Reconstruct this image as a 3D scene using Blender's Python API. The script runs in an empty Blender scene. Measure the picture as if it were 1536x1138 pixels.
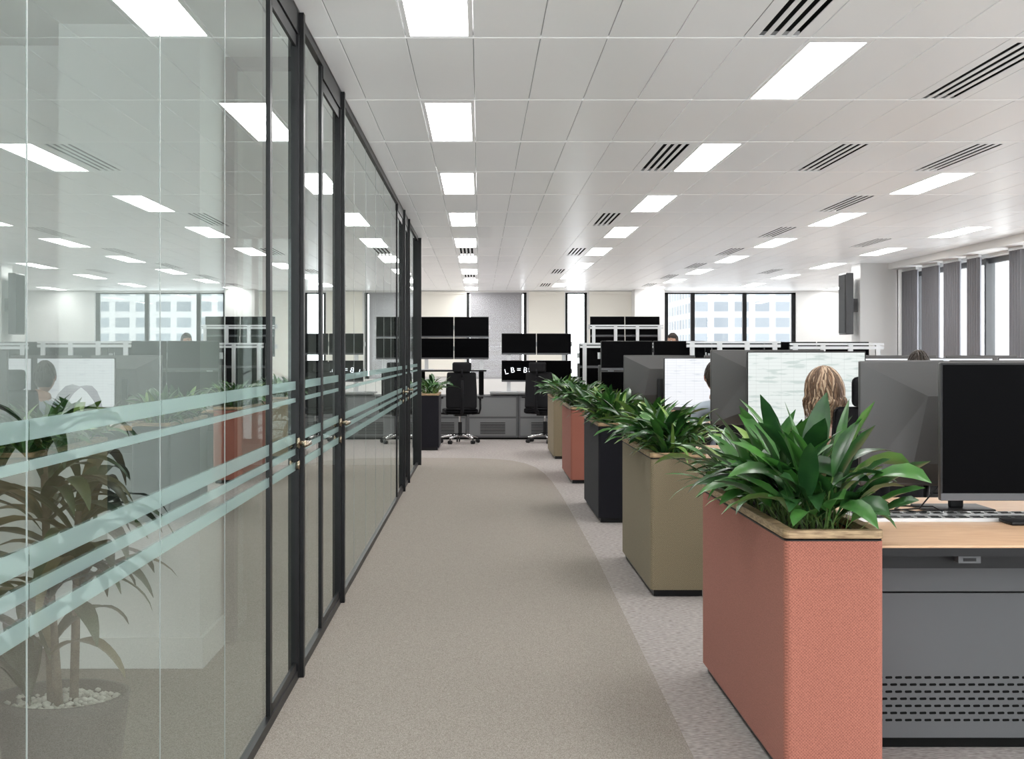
import bpy, bmesh, math, random
from mathutils import Vector, Matrix
random.seed(7)
R=random.Random(11)
F=2048.0; H=1.33; CH=2.74
def wx(px,Y): return (px-720)*Y/F
def wz(py,Y): return H-(py-532)*Y/F
scene=bpy.context.scene
COL=scene.collection
# ------------------------------------------------------------ materials
def nt(name):
    m=bpy.data.materials.new(name); m.use_nodes=True
    t=m.node_tree; b=t.nodes['Principled BSDF']
    return m,t,b
def pm(name,col,rough=.5,metal=0,spec=.5,var=0,vscale=20,bump=0,bscale=200,col2=None,stretch=(1,1,1),coat=0,detail=3,em=0):
    m,t,b=nt(name)
    b.inputs['Base Color'].default_value=(*col,1); b.inputs['Roughness'].default_value=rough
    b.inputs['Metallic'].default_value=metal; b.inputs['Specular IOR Level'].default_value=spec
    b.inputs['Coat Weight'].default_value=coat
    if em: b.inputs['Emission Color'].default_value=(1,1,1,1); b.inputs['Emission Strength'].default_value=em
    tc=t.nodes.new('ShaderNodeTexCoord'); mp=t.nodes.new('ShaderNodeMapping'); mp.inputs['Scale'].default_value=stretch
    t.links.new(tc.outputs['Object'],mp.inputs['Vector'])
    if col2 is not None or var:
        if col2 is None: col2=tuple(min(1,c*(1+var)) for c in col); c1=tuple(c*(1-var) for c in col)
        else: c1=col
        n=t.nodes.new('ShaderNodeTexNoise'); n.inputs['Scale'].default_value=vscale; n.inputs['Detail'].default_value=detail
        t.links.new(mp.outputs['Vector'],n.inputs['Vector'])
        r=t.nodes.new('ShaderNodeValToRGB'); r.color_ramp.elements[0].position=.35; r.color_ramp.elements[1].position=.65
        r.color_ramp.elements[0].color=(*c1,1); r.color_ramp.elements[1].color=(*col2,1)
        t.links.new(n.outputs['Fac'],r.inputs['Fac']); t.links.new(r.outputs['Color'],b.inputs['Base Color'])
    if bump:
        n=t.nodes.new('ShaderNodeTexNoise'); n.inputs['Scale'].default_value=bscale; n.inputs['Detail'].default_value=2
        t.links.new(mp.outputs['Vector'],n.inputs['Vector'])
        bp=t.nodes.new('ShaderNodeBump'); bp.inputs['Strength'].default_value=bump; bp.inputs['Distance'].default_value=.002
        t.links.new(n.outputs['Fac'],bp.inputs['Height']); t.links.new(bp.outputs['Normal'],b.inputs['Normal'])
    return m
def emit(name,col,s):
    m,t,b=nt(name); b.inputs['Base Color'].default_value=(*col,1)
    b.inputs['Emission Color'].default_value=(*col,1); b.inputs['Emission Strength'].default_value=s
    return m
def glassmat(name,tint,N,rough=0.0):
    m=bpy.data.materials.new(name); m.use_nodes=True; t=m.node_tree; t.nodes.clear()
    out=t.nodes.new('ShaderNodeOutputMaterial'); g=t.nodes.new('ShaderNodeNewGeometry')
    dp=t.nodes.new('ShaderNodeVectorMath'); dp.operation='DOT_PRODUCT'
    t.links.new(g.outputs['Incoming'],dp.inputs[0]); t.links.new(g.outputs['Normal'],dp.inputs[1])
    def M(op,a,b=None):
        n=t.nodes.new('ShaderNodeMath'); n.operation=op
        for i,v in enumerate((a,b)):
            if v is None: continue
            if isinstance(v,(int,float)): n.inputs[i].default_value=v
            else: t.links.new(v,n.inputs[i])
        return n.outputs[0]
    c=M('ABSOLUTE',dp.outputs['Value']); om=M('SUBTRACT',1.0,c); p=M('POWER',om,5.0)
    r=M('ADD',M('MULTIPLY',p,.96),.04)
    fac=M('DIVIDE',M('MULTIPLY',r,float(N)),M('ADD',M('MULTIPLY',r,float(N-1)),1.0))
    tr=t.nodes.new('ShaderNodeBsdfTransparent'); tr.inputs['Color'].default_value=(*tint,1)
    gl=t.nodes.new('ShaderNodeBsdfGlossy'); gl.inputs['Roughness'].default_value=rough; gl.inputs['Color'].default_value=(.90,.95,.93,1)
    mx=t.nodes.new('ShaderNodeMixShader'); t.links.new(fac,mx.inputs['Fac'])
    t.links.new(tr.outputs[0],mx.inputs[1]); t.links.new(gl.outputs[0],mx.inputs[2]); t.links.new(mx.outputs[0],out.inputs['Surface'])
    return m
def frostmat():
    m=bpy.data.materials.new('frosted_film'); m.use_nodes=True; t=m.node_tree; t.nodes.clear()
    out=t.nodes.new('ShaderNodeOutputMaterial')
    tr=t.nodes.new('ShaderNodeBsdfTransparent'); tr.inputs['Color'].default_value=(.86,.94,.92,1)
    d=t.nodes.new('ShaderNodeBsdfDiffuse'); d.inputs['Color'].default_value=(.58,.74,.73,1)
    tl=t.nodes.new('ShaderNodeBsdfTranslucent'); tl.inputs['Color'].default_value=(.58,.74,.73,1)
    m1=t.nodes.new('ShaderNodeMixShader'); m1.inputs['Fac'].default_value=.4
    t.links.new(d.outputs[0],m1.inputs[1]); t.links.new(tl.outputs[0],m1.inputs[2])
    m2=t.nodes.new('ShaderNodeMixShader'); m2.inputs['Fac'].default_value=.36
    t.links.new(tr.outputs[0],m2.inputs[1]); t.links.new(m1.outputs[0],m2.inputs[2]); t.links.new(m2.outputs[0],out.inputs['Surface'])
    return m
def fabric(name,col):
    m,t,b=nt(name); b.inputs['Roughness'].default_value=.95; b.inputs['Specular IOR Level'].default_value=.12
    b.inputs['Sheen Weight'].default_value=.06
    tc=t.nodes.new('ShaderNodeTexCoord'); sp=t.nodes.new('ShaderNodeSeparateXYZ'); t.links.new(tc.outputs['Object'],sp.inputs[0])
    def M(op,a,bb=None):
        n=t.nodes.new('ShaderNodeMath'); n.operation=op
        for i,v in enumerate((a,bb)):
            if v is None: continue
            if isinstance(v,(int,float)): n.inputs[i].default_value=v
            else: t.links.new(v,n.inputs[i])
        return n.outputs[0]
    u=M('ADD',sp.outputs[0],sp.outputs[1]); v=sp.outputs[2]
    s=M('MULTIPLY',M('SINE',M('MULTIPLY',u,640.0)),M('SINE',M('MULTIPLY',v,640.0)))
    no=t.nodes.new('ShaderNodeTexNoise'); no.inputs['Scale'].default_value=260; t.links.new(tc.outputs['Object'],no.inputs['Vector'])
    f=M('ADD',M('MULTIPLY',s,.26),no.outputs['Fac'])
    r=t.nodes.new('ShaderNodeValToRGB'); r.color_ramp.elements[0].position=.2; r.color_ramp.elements[1].position=.8
    r.color_ramp.elements[0].color=(*[c*.68 for c in col],1); r.color_ramp.elements[1].color=(*[min(1,c*1.25) for c in col],1)
    t.links.new(f,r.inputs['Fac']); t.links.new(r.outputs['Color'],b.inputs['Base Color'])
    bp=t.nodes.new('ShaderNodeBump'); bp.inputs['Strength'].default_value=.4; bp.inputs['Distance'].default_value=.001
    t.links.new(f,bp.inputs['Height']); t.links.new(bp.outputs['Normal'],b.inputs['Normal'])
    return m
def sheetmat(name,base,ink,strength,thr=.6):
    m,t,b=nt(name); b.inputs['Roughness'].default_value=.3
    tc=t.nodes.new('ShaderNodeTexCoord'); mp=t.nodes.new('ShaderNodeMapping'); mp.inputs['Rotation'].default_value=(math.pi/2,0,0)
    t.links.new(tc.outputs['Object'],mp.inputs['Vector'])
    br=t.nodes.new('ShaderNodeTexBrick'); br.offset=0; br.inputs['Scale'].default_value=1
    br.inputs['Brick Width'].default_value=.075; br.inputs['Row Height'].default_value=.022; br.inputs['Mortar Size'].default_value=.0010
    br.inputs['Color1'].default_value=(*base,1); br.inputs['Color2'].default_value=(*[c*.97 for c in base],1); br.inputs['Mortar'].default_value=(*[c*.8 for c in base],1)
    t.links.new(mp.outputs['Vector'],br.inputs['Vector'])
    n=t.nodes.new('ShaderNodeTexNoise'); n.inputs['Scale'].default_value=14; n.inputs['Detail'].default_value=6
    mp2=t.nodes.new('ShaderNodeMapping'); mp2.inputs['Scale'].default_value=(.5,1,3.0); t.links.new(tc.outputs['Object'],mp2.inputs['Vector']); t.links.new(mp2.outputs['Vector'],n.inputs['Vector'])
    r=t.nodes.new('ShaderNodeValToRGB'); r.color_ramp.elements[0].position=thr; r.color_ramp.elements[1].position=thr+.08
    r.color_ramp.elements[1].color=(.55,.55,.55,1)
    t.links.new(n.outputs['Fac'],r.inputs['Fac'])
    mx=t.nodes.new('ShaderNodeMix'); mx.data_type='RGBA'; t.links.new(r.outputs['Color'],mx.inputs['Factor'])
    t.links.new(br.outputs['Color'],mx.inputs['A']); mx.inputs['B'].default_value=(*ink,1)
    t.links.new(mx.outputs['Result'],b.inputs['Emission Color']); b.inputs['Emission Strength'].default_value=strength
    b.inputs['Base Color'].default_value=(.05,.05,.05,1)
    return m
M_white=pm('white_paint',(.82,.82,.81),.6)
M_cream=pm('cream_blind_glow',(.84,.82,.74),.8,em=.05)  # faint self-glow added to the blind cloth, which is no lamp
M_tile=pm('ceiling_tile_metal_glow',(.84,.85,.86),.33,0,.5,em=.085)  # added emission stands in for bounced light on the ceiling; tiles are not lamps
M_roomceil=pm('room_ceiling_paint',(.8,.81,.8),.6)
M_gap=pm('ceiling_tee_bar',(.34,.34,.34),.5)
M_gapw=pm('ceiling_crossbar_glow',(.88,.89,.89),.4,em=.14)  # bars also emit a little, brightening the ceiling without a real source
M_dark=pm('vent_dark',(.008,.008,.008),.9,0,.1)
M_black=pm('black_frame',(.008,.008,.009),.4,0,.3)
M_carpA=pm('corridor_carpet_fibre',(.245,.215,.185),.95,0,.1,bump=1.0,bscale=300,col2=(.43,.392,.352),vscale=150,detail=8,stretch=(2.2,1,1))
M_carpB=pm('mottled_carpet_fibre',(.30,.268,.252),.95,0,.1,bump=.8,bscale=420,col2=(.53,.49,.47),vscale=48,stretch=(.8,2.0,1),detail=12)
M_carpC=pm('room_carpet_fibre',(.17,.145,.125),.95,0,.1,col2=(.28,.25,.22),vscale=200,bump=.5)
M_wood=pm('beech_wood',(.60,.37,.22),.42,0,.4,col2=(.70,.47,.30),vscale=9,stretch=(1,7,7),detail=6)
M_ply=pm('plywood_rim',(.28,.18,.10),.5,0,.4,col2=(.54,.38,.22),vscale=22,stretch=(1,1,7),detail=5)
M_steel=pm('grey_steel',(.115,.117,.122),.45,.1,.4)
M_steel2=pm('light_grey_steel',(.20,.205,.21),.4,.2,.5)
M_alu=pm('aluminium',(.62,.63,.64),.35,.6)
M_chrome=pm('chrome',(.75,.75,.76),.15,1)
M_brass=pm('handle_metal',(.32,.27,.2),.25,1)
M_plas=pm('black_plastic',(.012,.012,.013),.45,0,.3)
M_shell=pm('monitor_shell',(.08,.078,.078),.38,0,.4)
M_chin=pm('monitor_chin',(.09,.092,.10),.35,.3,.4)
M_scr=pm('screen_off',(.0015,.0015,.002),.35,0,.03)
M_sheet=sheetmat('screen_spreadsheet',(.70,.75,.73),(.36,.46,.43),.85,.54)
M_sheet2=sheetmat('screen_document',(.82,.84,.88),(.5,.55,.61),.85,.6)
M_text=emit('screen_lettering',(.9,.92,1),.9)
M_mesh=pm('chair_fabric',(.010,.010,.012),.85,0,.3,bump=.3,bscale=300)
M_pink=fabric('pink_fabric',(.395,.152,.112)); M_tan=fabric('tan_fabric',(.275,.225,.15)); M_char=fabric('charcoal_fabric',(.018,.018,.023))
M_soil=pm('soil',(.03,.02,.014),.95,bump=1,bscale=90)
def leafmat(n,c,c2): 
    m=pm(n,c,.34,0,.5,col2=c2,vscale=12)
    return m
LEAF=[leafmat('leaf_dark',(.012,.05,.014),(.03,.10,.024)),leafmat('leaf_mid',(.03,.12,.022),(.065,.19,.035)),leafmat('leaf_light',(.12,.24,.045),(.22,.34,.08)),leafmat('leaf_stem',(.08,.15,.04),(.14,.22,.06))]
LEAFD=[leafmat('dracaena_leaf_dark',(.012,.035,.012),(.03,.06,.02)),leafmat('dracaena_leaf_mid',(.03,.07,.02),(.07,.09,.03)),leafmat('dracaena_leaf_dry',(.12,.10,.04),(.16,.13,.06)),leafmat('dracaena_leaf_stem',(.05,.06,.02),(.08,.08,.03))]
M_pot=pm('stone_pot',(.07,.062,.058),.7,bump=.4,bscale=60)
M_peb=pm('pebble',(.62,.59,.52),.6,col2=(.85,.82,.75),vscale=40)
M_bark=pm('cane_bark',(.10,.07,.045),.9,bump=.8,bscale=60,col2=(.16,.12,.08),vscale=40)
M_panel=emit('light_diffuser',(1,.99,.975),13.5)
M_glass=glassmat('partition_glass',(.84,.915,.885),3)
M_wglass=glassmat('window_glass',(.93,.95,.95),2)
M_frost=frostmat()
M_blind=pm('grey_blind',(.40,.40,.42),.8)
M_curtain=pm('grey_curtain',(.22,.22,.24),.9)
def facade(name,c1,c2,w,h):
    m,t,b=nt(name); b.inputs['Roughness'].default_value=.7
    tc=t.nodes.new('ShaderNodeTexCoord'); sp=t.nodes.new('ShaderNodeSeparateXYZ'); cb=t.nodes.new('ShaderNodeCombineXYZ')
    t.links.new(tc.outputs['Object'],sp.inputs[0])
    a=t.nodes.new('ShaderNodeMath'); a.operation='ADD'; t.links.new(sp.outputs[0],a.inputs[0]); t.links.new(sp.outputs[1],a.inputs[1])
    t.links.new(a.outputs[0],cb.inputs[0]); t.links.new(sp.outputs[2],cb.inputs[1])
    br=t.nodes.new('ShaderNodeTexBrick'); br.offset=0; br.inputs['Scale'].default_value=1; br.inputs['Brick Width'].default_value=w; br.inputs['Row Height'].default_value=h
    br.inputs['Mortar Size'].default_value=.14; br.inputs['Color1'].default_value=(*c1,1); br.inputs['Color2'].default_value=(*[c*.7 for c in c1],1); br.inputs['Mortar'].default_value=(*c2,1)
    t.links.new(cb.outputs[0],br.inputs['Vector']); t.links.new(br.outputs['Color'],b.inputs['Base Color'])
    return m
M_fac1=facade('facade_pale',(.13,.145,.16),(.25,.25,.25),.9,.7); M_fac2=facade('facade_grey',(.10,.12,.135),(.21,.21,.21),1.1,.7)

# ------------------------------------------------------------ mesh builder
class MB:
    def __init__(s): s.v=[]; s.f=[]; s.m=[]; s.sm=[]
    def add(s,vs,fs,mat=0,smooth=False,mtx=None):
        o=len(s.v)
        for v in vs:
            v=Vector(v)
            if mtx is not None: v=mtx@v
            s.v.append(tuple(v))
        for i,f in enumerate(fs):
            s.f.append(tuple(o+k for k in f)); s.m.append(mat[i] if isinstance(mat,list) else mat); s.sm.append(smooth)
    def box(s,x0,x1,y0,y1,z0,z1,mat=0,mtx=None):
        vs=[(x0,y0,z0),(x1,y0,z0),(x1,y1,z0),(x0,y1,z0),(x0,y0,z1),(x1,y0,z1),(x1,y1,z1),(x0,y1,z1)]
        s.add(vs,[(0,3,2,1),(4,5,6,7),(0,1,5,4),(1,2,6,5),(2,3,7,6),(3,0,4,7)],mat,False,mtx)
    def rbox(s,c,size,r,mat=0,seg=3,mtx=None,fn=None,cuts=0):
        bm=bmesh.new(); bmesh.ops.create_cube(bm,size=1)
        for v in bm.verts: v.co=Vector((v.co.x*size[0],v.co.y*size[1],v.co.z*size[2]))
        if cuts: bmesh.ops.subdivide_edges(bm,edges=bm.edges[:],cuts=cuts,use_grid_fill=True)
        es=bm.edges[:] if not cuts else [e for e in bm.edges if len(e.link_faces)==2 and e.calc_face_angle(0)>.5]
        bmesh.ops.bevel(bm,geom=es,offset=r,segments=seg,affect='EDGES',profile=.5)
        bm.verts.index_update()
        vs=[]
        for v in bm.verts:
            p=v.co.copy()
            if fn: p=fn(p)
            vs.append(p+Vector(c))
        s.add(vs,[tuple(v.index for v in f.verts) for f in bm.faces],mat,True,mtx); bm.free()
    def tube(s,pts,r,n=8,mat=0,flat=1.0,cap=True,mtx=None):
        pts=[Vector(p) for p in pts]; L=len(pts); rs=r if isinstance(r,(list,tuple)) else [r]*L
        vs=[]; up=Vector((0,0,1)); prev=None
        for i,p in enumerate(pts):
            d=(pts[min(i+1,L-1)]-pts[max(i-1,0)]).normalized()
            if prev is None:
                a=d.cross(up)
                if a.length<.05: a=d.cross(Vector((1,0,0)))
                a.normalize()
            else:
                a=(prev-d*prev.dot(d))
                a=a.normalized() if a.length>1e-6 else d.orthogonal().normalized()
            prev=a; b=d.cross(a)
            for k in range(n):
                t=2*math.pi*k/n; vs.append(p+a*math.cos(t)*rs[i]+b*math.sin(t)*rs[i]*flat)
        fs=[(i*n+k,i*n+(k+1)%n,(i+1)*n+(k+1)%n,(i+1)*n+k) for i in range(L-1) for k in range(n)]
        if cap: fs+= [tuple(range(n))[::-1],tuple((L-1)*n+k for k in range(n))]
        s.add(vs,fs,mat,True,mtx)
    def cyl(s,c,r,h,n=24,mat=0,r2=None,mtx=None):
        r2=r if r2 is None else r2
        vs=[(c[0]+math.cos(2*math.pi*k/n)*r,c[1]+math.sin(2*math.pi*k/n)*r,c[2]) for k in range(n)]+[(c[0]+math.cos(2*math.pi*k/n)*r2,c[1]+math.sin(2*math.pi*k/n)*r2,c[2]+h) for k in range(n)]
        fs=[(k,(k+1)%n,n+(k+1)%n,n+k) for k in range(n)]
        s.add(vs,fs,mat,True,mtx); s.add(vs[:n],[tuple(range(n))[::-1]],mat,False,mtx); s.add(vs[n:],[tuple(range(n))],mat,False,mtx)
    def ball(s,c,sc,mat=0,sub=3,fn=None,mtx=None):
        bm=bmesh.new(); bmesh.ops.create_icosphere(bm,subdivisions=sub,radius=1); bm.verts.index_update()
        vs=[]
        for v in bm.verts:
            p=v.co.copy(); q=fn(p) if fn else Vector((p.x*sc[0],p.y*sc[1],p.z*sc[2])); vs.append(q+Vector(c))
        s.add(vs,[tuple(v.index for v in f.verts) for f in bm.faces],mat,True,mtx); bm.free()
    def lathe(s,prof,c=(0,0,0),n=32,mat=0):
        vs=[(c[0]+math.cos(2*math.pi*k/n)*r,c[1]+math.sin(2*math.pi*k/n)*r,c[2]+z) for r,z in prof for k in range(n)]
        s.add(vs,[(i*n+k,i*n+(k+1)%n,(i+1)*n+(k+1)%n,(i+1)*n+k) for i in range(len(prof)-1) for k in range(n)],mat,True)
    def mesh(s,name,mats):
        me=bpy.data.meshes.new(name); me.from_pydata(s.v,[],s.f)
        for m in mats: me.materials.append(m)
        me.polygons.foreach_set('material_index',s.m); me.polygons.foreach_set('use_smooth',s.sm); me.update()
        return me
def put(name,me,loc=(0,0,0),rz=0,parent=None,scale=None,rot=None):
    o=bpy.data.objects.new(name,me); COL.objects.link(o); o.location=loc
    o.rotation_euler=rot if rot else (0,0,rz)
    if scale: o.scale=scale
    if parent: o.parent=parent
    return o
def empty(name,loc,rz=0):
    o=bpy.data.objects.new(name,None); COL.objects.link(o); o.location=loc; o.rotation_euler=(0,0,rz); o.empty_display_size=.1; return o
def mk(name,mb,mats,**k): return put(name,mb.mesh(name,mats),**k)
def bev(o,w,seg=2):
    m=o.modifiers.new('bevel','BEVEL'); m.width=w; m.segments=seg; m.limit_method='ANGLE'; return o

# ------------------------------------------------------------ room shell
YB=30.0; Y0=-3.0; XR=6.6; XF=8.4; XL=-4.3; XLL=-8.5; GX=-.757; YG=16.5
mb=MB(); mb.box(XLL-.2,XF+.2,Y0-.2,YB+.2,-.15,0); mk('floor',mb,[M_carpB])
mb=MB()
edge=[(.69,Y0+.02),(.69,3.5),(.705,4.5),(.735,6.8),(.765,9),(.77,11),(.77,13),(.755,14.3),(.72,15.3),(.66,16.1),(.56,16.7),(.4,17.15),(.2,17.4),(-.1,17.55),(-.5,17.6),(-.9,17.62)]
poly=[(GX+.013,Y0+.02)]+edge+[(-.9,16.66),(GX+.013,16.62)]
n=len(poly); mb.add([(x,y,.0) for x,y in poly]+[(x,y,.003) for x,y in poly],[tuple(range(n,2*n))]+[(i,(i+1)%n,n+(i+1)%n,n+i) for i in range(n)])
mk('floor_corridor_carpet',mb,[M_carpA])
mb=MB()
for (a,b,c,d) in ((-4.29,-.80,Y0+.01,5.78),(-4.29,-1.81,5.78,6.18),(-1.17,-.80,5.78,6.48),(-4.29,-.80,6.48,YG-.02)): mb.box(a,b,c,d,0,.002)
mk('floor_room_carpet',mb,[M_carpC])
# ceiling
TW=.3; TL=1.485; TX=-.03; TY=6.08
lights=set(); vents=set()
for j in range(-6,16):
    if j%2: lights|={(-1,j),(12,j),(25,j)}
    else: lights|={(5,j),(18,j)}
for j in range(8,16):
    if j%2: lights.add((-14,j)); lights.add((-21,j))
    else: lights.add((-8,j))
for j in (-4,-1,2,5,8,11,14): vents.add((4,j))
for j in (0,2): vents.add((8,j))
for j in range(2,15,2): vents.add((11,j))
for j in range(-1,15,4): vents.add((16,j))
vents|={(-1,8),(-1,12)}
vents-=lights
mb=MB()
for j in range(-6,17):
    ya=max(TY+j*TL,Y0); yb=min(TY+(j+1)*TL,YB)
    if yb-ya<.05: continue
    ga=ya+.014; gb=yb-.014
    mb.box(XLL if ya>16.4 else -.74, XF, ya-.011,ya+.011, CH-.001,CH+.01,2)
    for i in range(-29,29):
        x0=TX+i*TW; x1=x0+TW
        if ya<16.4:
            x0=max(x0,-.745)
            if x1-x0<.02: continue
        if x1>XF: continue
        if (i,j) in lights or (i,j) in vents: continue
        a=x0+.0015; b=x1-.0015
        c=.0025
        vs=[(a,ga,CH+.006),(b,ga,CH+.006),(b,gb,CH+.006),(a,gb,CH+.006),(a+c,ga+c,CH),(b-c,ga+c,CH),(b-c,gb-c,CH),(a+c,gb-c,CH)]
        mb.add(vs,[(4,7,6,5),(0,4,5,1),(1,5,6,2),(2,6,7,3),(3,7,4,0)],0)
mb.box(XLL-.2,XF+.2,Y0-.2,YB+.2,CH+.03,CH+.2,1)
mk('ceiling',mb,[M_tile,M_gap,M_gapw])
mb=MB(); mb.box(XL,GX-.01,Y0,YG,CH-.005,CH+.028); mk('ceiling_room',mb,[M_roomceil])
mb=MB(); L=TL-.018
def frame(mb,x0,x1,y0,y1,X0,X1,Y0_,Y1,z0,z1,mat):
    mb.box(x0,X0,y0,y1,z0,z1,mat); mb.box(X1,x1,y0,y1,z0,z1,mat); mb.box(X0,X1,y0,Y0_,z0,z1,mat); mb.box(X0,X1,Y1,y1,z0,z1,mat)
frame(mb,.002,.298,.014,L+.004,.022,.278,.09,L-.02,0,.012,0)
mb.box(.022,.278,.09,L-.02,.004,.012,1)
lm=mb.mesh('light_panel',[M_tile,M_panel])
for (i,j) in sorted(lights):
    if i<-2 and j<7: continue
    x=TX+i*TW; y=TY+j*TL
    if x+TW>XF: continue
    if y<Y0 or y+TL>YB+.2: continue
    put('ceiling_light_panel',lm,(x,y,CH))
mb=MB(); xs=[.002,.06,.086,.110,.136,.160,.186,.210,.236,.298]
mb.box(.002,.298,.014,.09,0,.004,0); mb.box(.002,.298,L-.02,L+.004,0,.004,0)
for k in range(0,len(xs),2): mb.box(xs[k],xs[k+1],.09,L-.02,0,.003,0)
mb.box(.05,.25,.08,L-.01,.024,.026,1)
mb.box(.05,.052,.08,L-.01,.003,.024,1); mb.box(.248,.25,.08,L-.01,.003,.024,1)
vm=mb.mesh('vent',[M_tile,M_dark])
for (i,j) in sorted(vents):
    y=TY+j*TL
    if y<Y0 or y+TL>YB: continue
    put('ceiling_vent',vm,(TX+i*TW,y,CH))
# back wall with windows
def wall_x(name,y,x0,x1,wins,z0,z1,t=.25,mat=None):
    mb=MB(); mb.box(x0,x1,y,y+t,0,z0); mb.box(x0,x1,y,y+t,z1,CH+.02)
    c=x0
    for a,b in sorted(wins): mb.box(c,a,y,y+t,z0,z1); c=b
    mb.box(c,x1,y,y+t,z0,z1); return mk(name,mb,[mat or M_white])
def wall_y(name,x,y0,y1,wins,z0,z1,t=.25):
    mb=MB(); mb.box(x,x+t,y0,y1,0,z0); mb.box(x,x+t,y0,y1,z1,CH+.02)
    c=y0
    for a,b in sorted(wins): mb.box(x,x+t,c,a,z0,z1); c=b
    mb.box(x,x+t,c,y1,z0,z1); return mk(name,mb,[M_white])
bw=[(wx(550,30),wx(593,30)),(wx(700,30),wx(790,30)),(wx(848,30),wx(881,30)),(wx(997,30),wx(1195,30)),(-6.5,-3.6)]
wall_x('wall_back',YB,XLL,XF,bw,.8,2.70)
wi=[0]
def window_x(y,a,b,mull,z0=.8,z1=2.70,fw=.06):
    wi[0]+=1; mb=MB()
    mb.box(a,a+fw,y+.1,y+.17,z0,z1); mb.box(b-fw,b,y+.1,y+.17,z0,z1); mb.box(a,b,y+.1,y+.17,z0,z0+fw); mb.box(a,b,y+.1,y+.17,z1-.03,z1)
    for m in mull: mb.box(m-fw/2,m+fw/2,y+.08,y+.18,z0,z1)
    mb.add([(a+fw,y+.14,z0+fw),(b-fw,y+.14,z0+fw),(b-fw,y+.14,z1-.03),(a+fw,y+.14,z1-.03)],[(0,1,2,3)],1)
    return mk('window_%d'%wi[0],mb,[M_black,M_wglass])
def window_y(x,a,b,mull,z0=.8,z1=2.6,fw=.07):
    wi[0]+=1; mb=MB()
    mb.box(x+.1,x+.17,a,a+fw,z0,z1); mb.box(x+.1,x+.17,b-fw,b,z0,z1); mb.box(x+.1,x+.17,a,b,z0,z0+fw); mb.box(x+.1,x+.17,a,b,z1-fw,z1)
    for m in mull: mb.box(x+.06,x+.18,m-fw/2,m+fw/2,z0,z1)
    mb.add([(x+.14,a+fw,z0+fw),(x+.14,b-fw,z0+fw),(x+.14,b-fw,z1-fw),(x+.14,a+fw,z1-fw)],[(0,3,2,1)],1)
    return mk('window_%d'%wi[0],mb,[M_steel,M_wglass])
window_x(YB,*bw[0],[]); window_x(YB,*bw[1],[wx(788,30)-.1]); window_x(YB,*bw[2],[]); window_x(YB,*bw[3],[wx(1040,30),wx(1118,30)],fw=.09); window_x(YB,*bw[4],[-5])
# blinds
mb=MB()
a,b=wx(706,30),wx(783,30)
for k in range(60): 
    z=2.66-k*.031; mb.box(a,b,YB+.03,YB+.05,z-.030,z)
mb.box(a-.02,b+.02,YB+.01,YB+.07,2.66,2.70)
mk('window_blind',mb,[M_blind])
for (p,q) in ((600,697),(793,847),(884,948)):
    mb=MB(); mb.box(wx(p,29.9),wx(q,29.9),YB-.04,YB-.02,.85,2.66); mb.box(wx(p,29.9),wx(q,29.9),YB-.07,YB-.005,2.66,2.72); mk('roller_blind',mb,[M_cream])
mb=MB(); mb.box(wx(950,29.6),wx(994,29.6),29.3,YB,0,CH); mk('structural_column',mb,[M_white])
# right wall
ww=[(Y0+.5,4.5),(5,9.5),(10,14.6),(15.1,20.9)]
wall_y('wall_right',XR,Y0,21.7,ww,.8,2.6)
for a,b in ww: window_y(XR,a,b,[a+(b-a)*k/4 for k in (1,2,3)])
mb=MB(); mb.box(XR,XF,21.55,21.7,0,CH); mk('wall_return',mb,[M_white])
mb=MB(); mb.box(XF,XF+.2,21.5,YB+.2,0,CH); mk('wall_right.001',mb,[M_white])
mb=MB(); mb.box(XR-.32,XR,Y0,21,2.64,CH-.005); mk('trim_bulkhead',mb,[M_white])
def curtain(y0,y1):
    mb=MB(); n=int((y1-y0)/.012); vs=[]
    for k in range(n+1):
        y=y0+(y1-y0)*k/n; x=XR-.1+.03*math.sin(k*.9)
        vs+=[(x,y,.3),(x,y,2.6)]
    mb.add(vs,[(2*k,2*k+2,2*k+3,2*k+1) for k in range(n)],0,True)
    mb.box(XR-.12,XR-.08,y0,y1,2.6,2.64,1)
    mk('window_curtain',mb,[M_curtain,M_alu])
for a,b in ((20.3,20.95),(19.35,20.0),(18.5,19.1),(17.75,18.2),(16.3,16.75),(12,13),(7,8)): curtain(a,b)
mb=MB(); mb.box(5.85,6.42,21.0,21.5,0,CH); mb.box(5.83,6.44,20.98,21.5,0,.12); mk('structural_column',mb,[M_white])
mb=MB(); mb.rbox((5.70,21.25,2.12),(.12,.42,.95),.012,0); mb.box(5.76,5.85,21.15,21.35,2.0,2.2,0); mb.box(5.632,5.64,21.06,21.44,1.67,2.57,1); mk('wall_mounted_tv',mb,[M_steel,M_scr])
# unseen wall behind camera; its windows are added to brighten the ceiling
wb=[(-4,-1.2),(-.5,2.2),(2.6,6.2)]
wall_x('wall_front',Y0-.25,XLL,XR+.25,wb,.3,2.70)
for a,b in wb: window_x(Y0-.25,a,b,[(a+b)/2],z0=.3)
# left rooms
mb=MB(); mb.box(XL-.15,XL,Y0,YG,0,CH-.005); mk('wall_left',mb,[M_white])
mb=MB(); mb.box(XL,GX-.05,YG,YG+.12,0,CH-.005); mk('wall_room_end',mb,[M_white])
mb=MB(); mb.box(XLL-.2,XLL,YG-.5,YB,0,CH-.005); mk('wall_left.001',mb,[M_white])
mb=MB(); mb.box(XLL,XL-.15,YG,YG+.12,0,CH-.005); mk('wall_left.002',mb,[M_white])
mb=MB(); mb.box(-1.79,-1.19,5.8,6.45,0,CH-.005); mb.box(-1.805,-1.175,5.785,6.465,0,.13); mk('structural_column',mb,[M_white])
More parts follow.
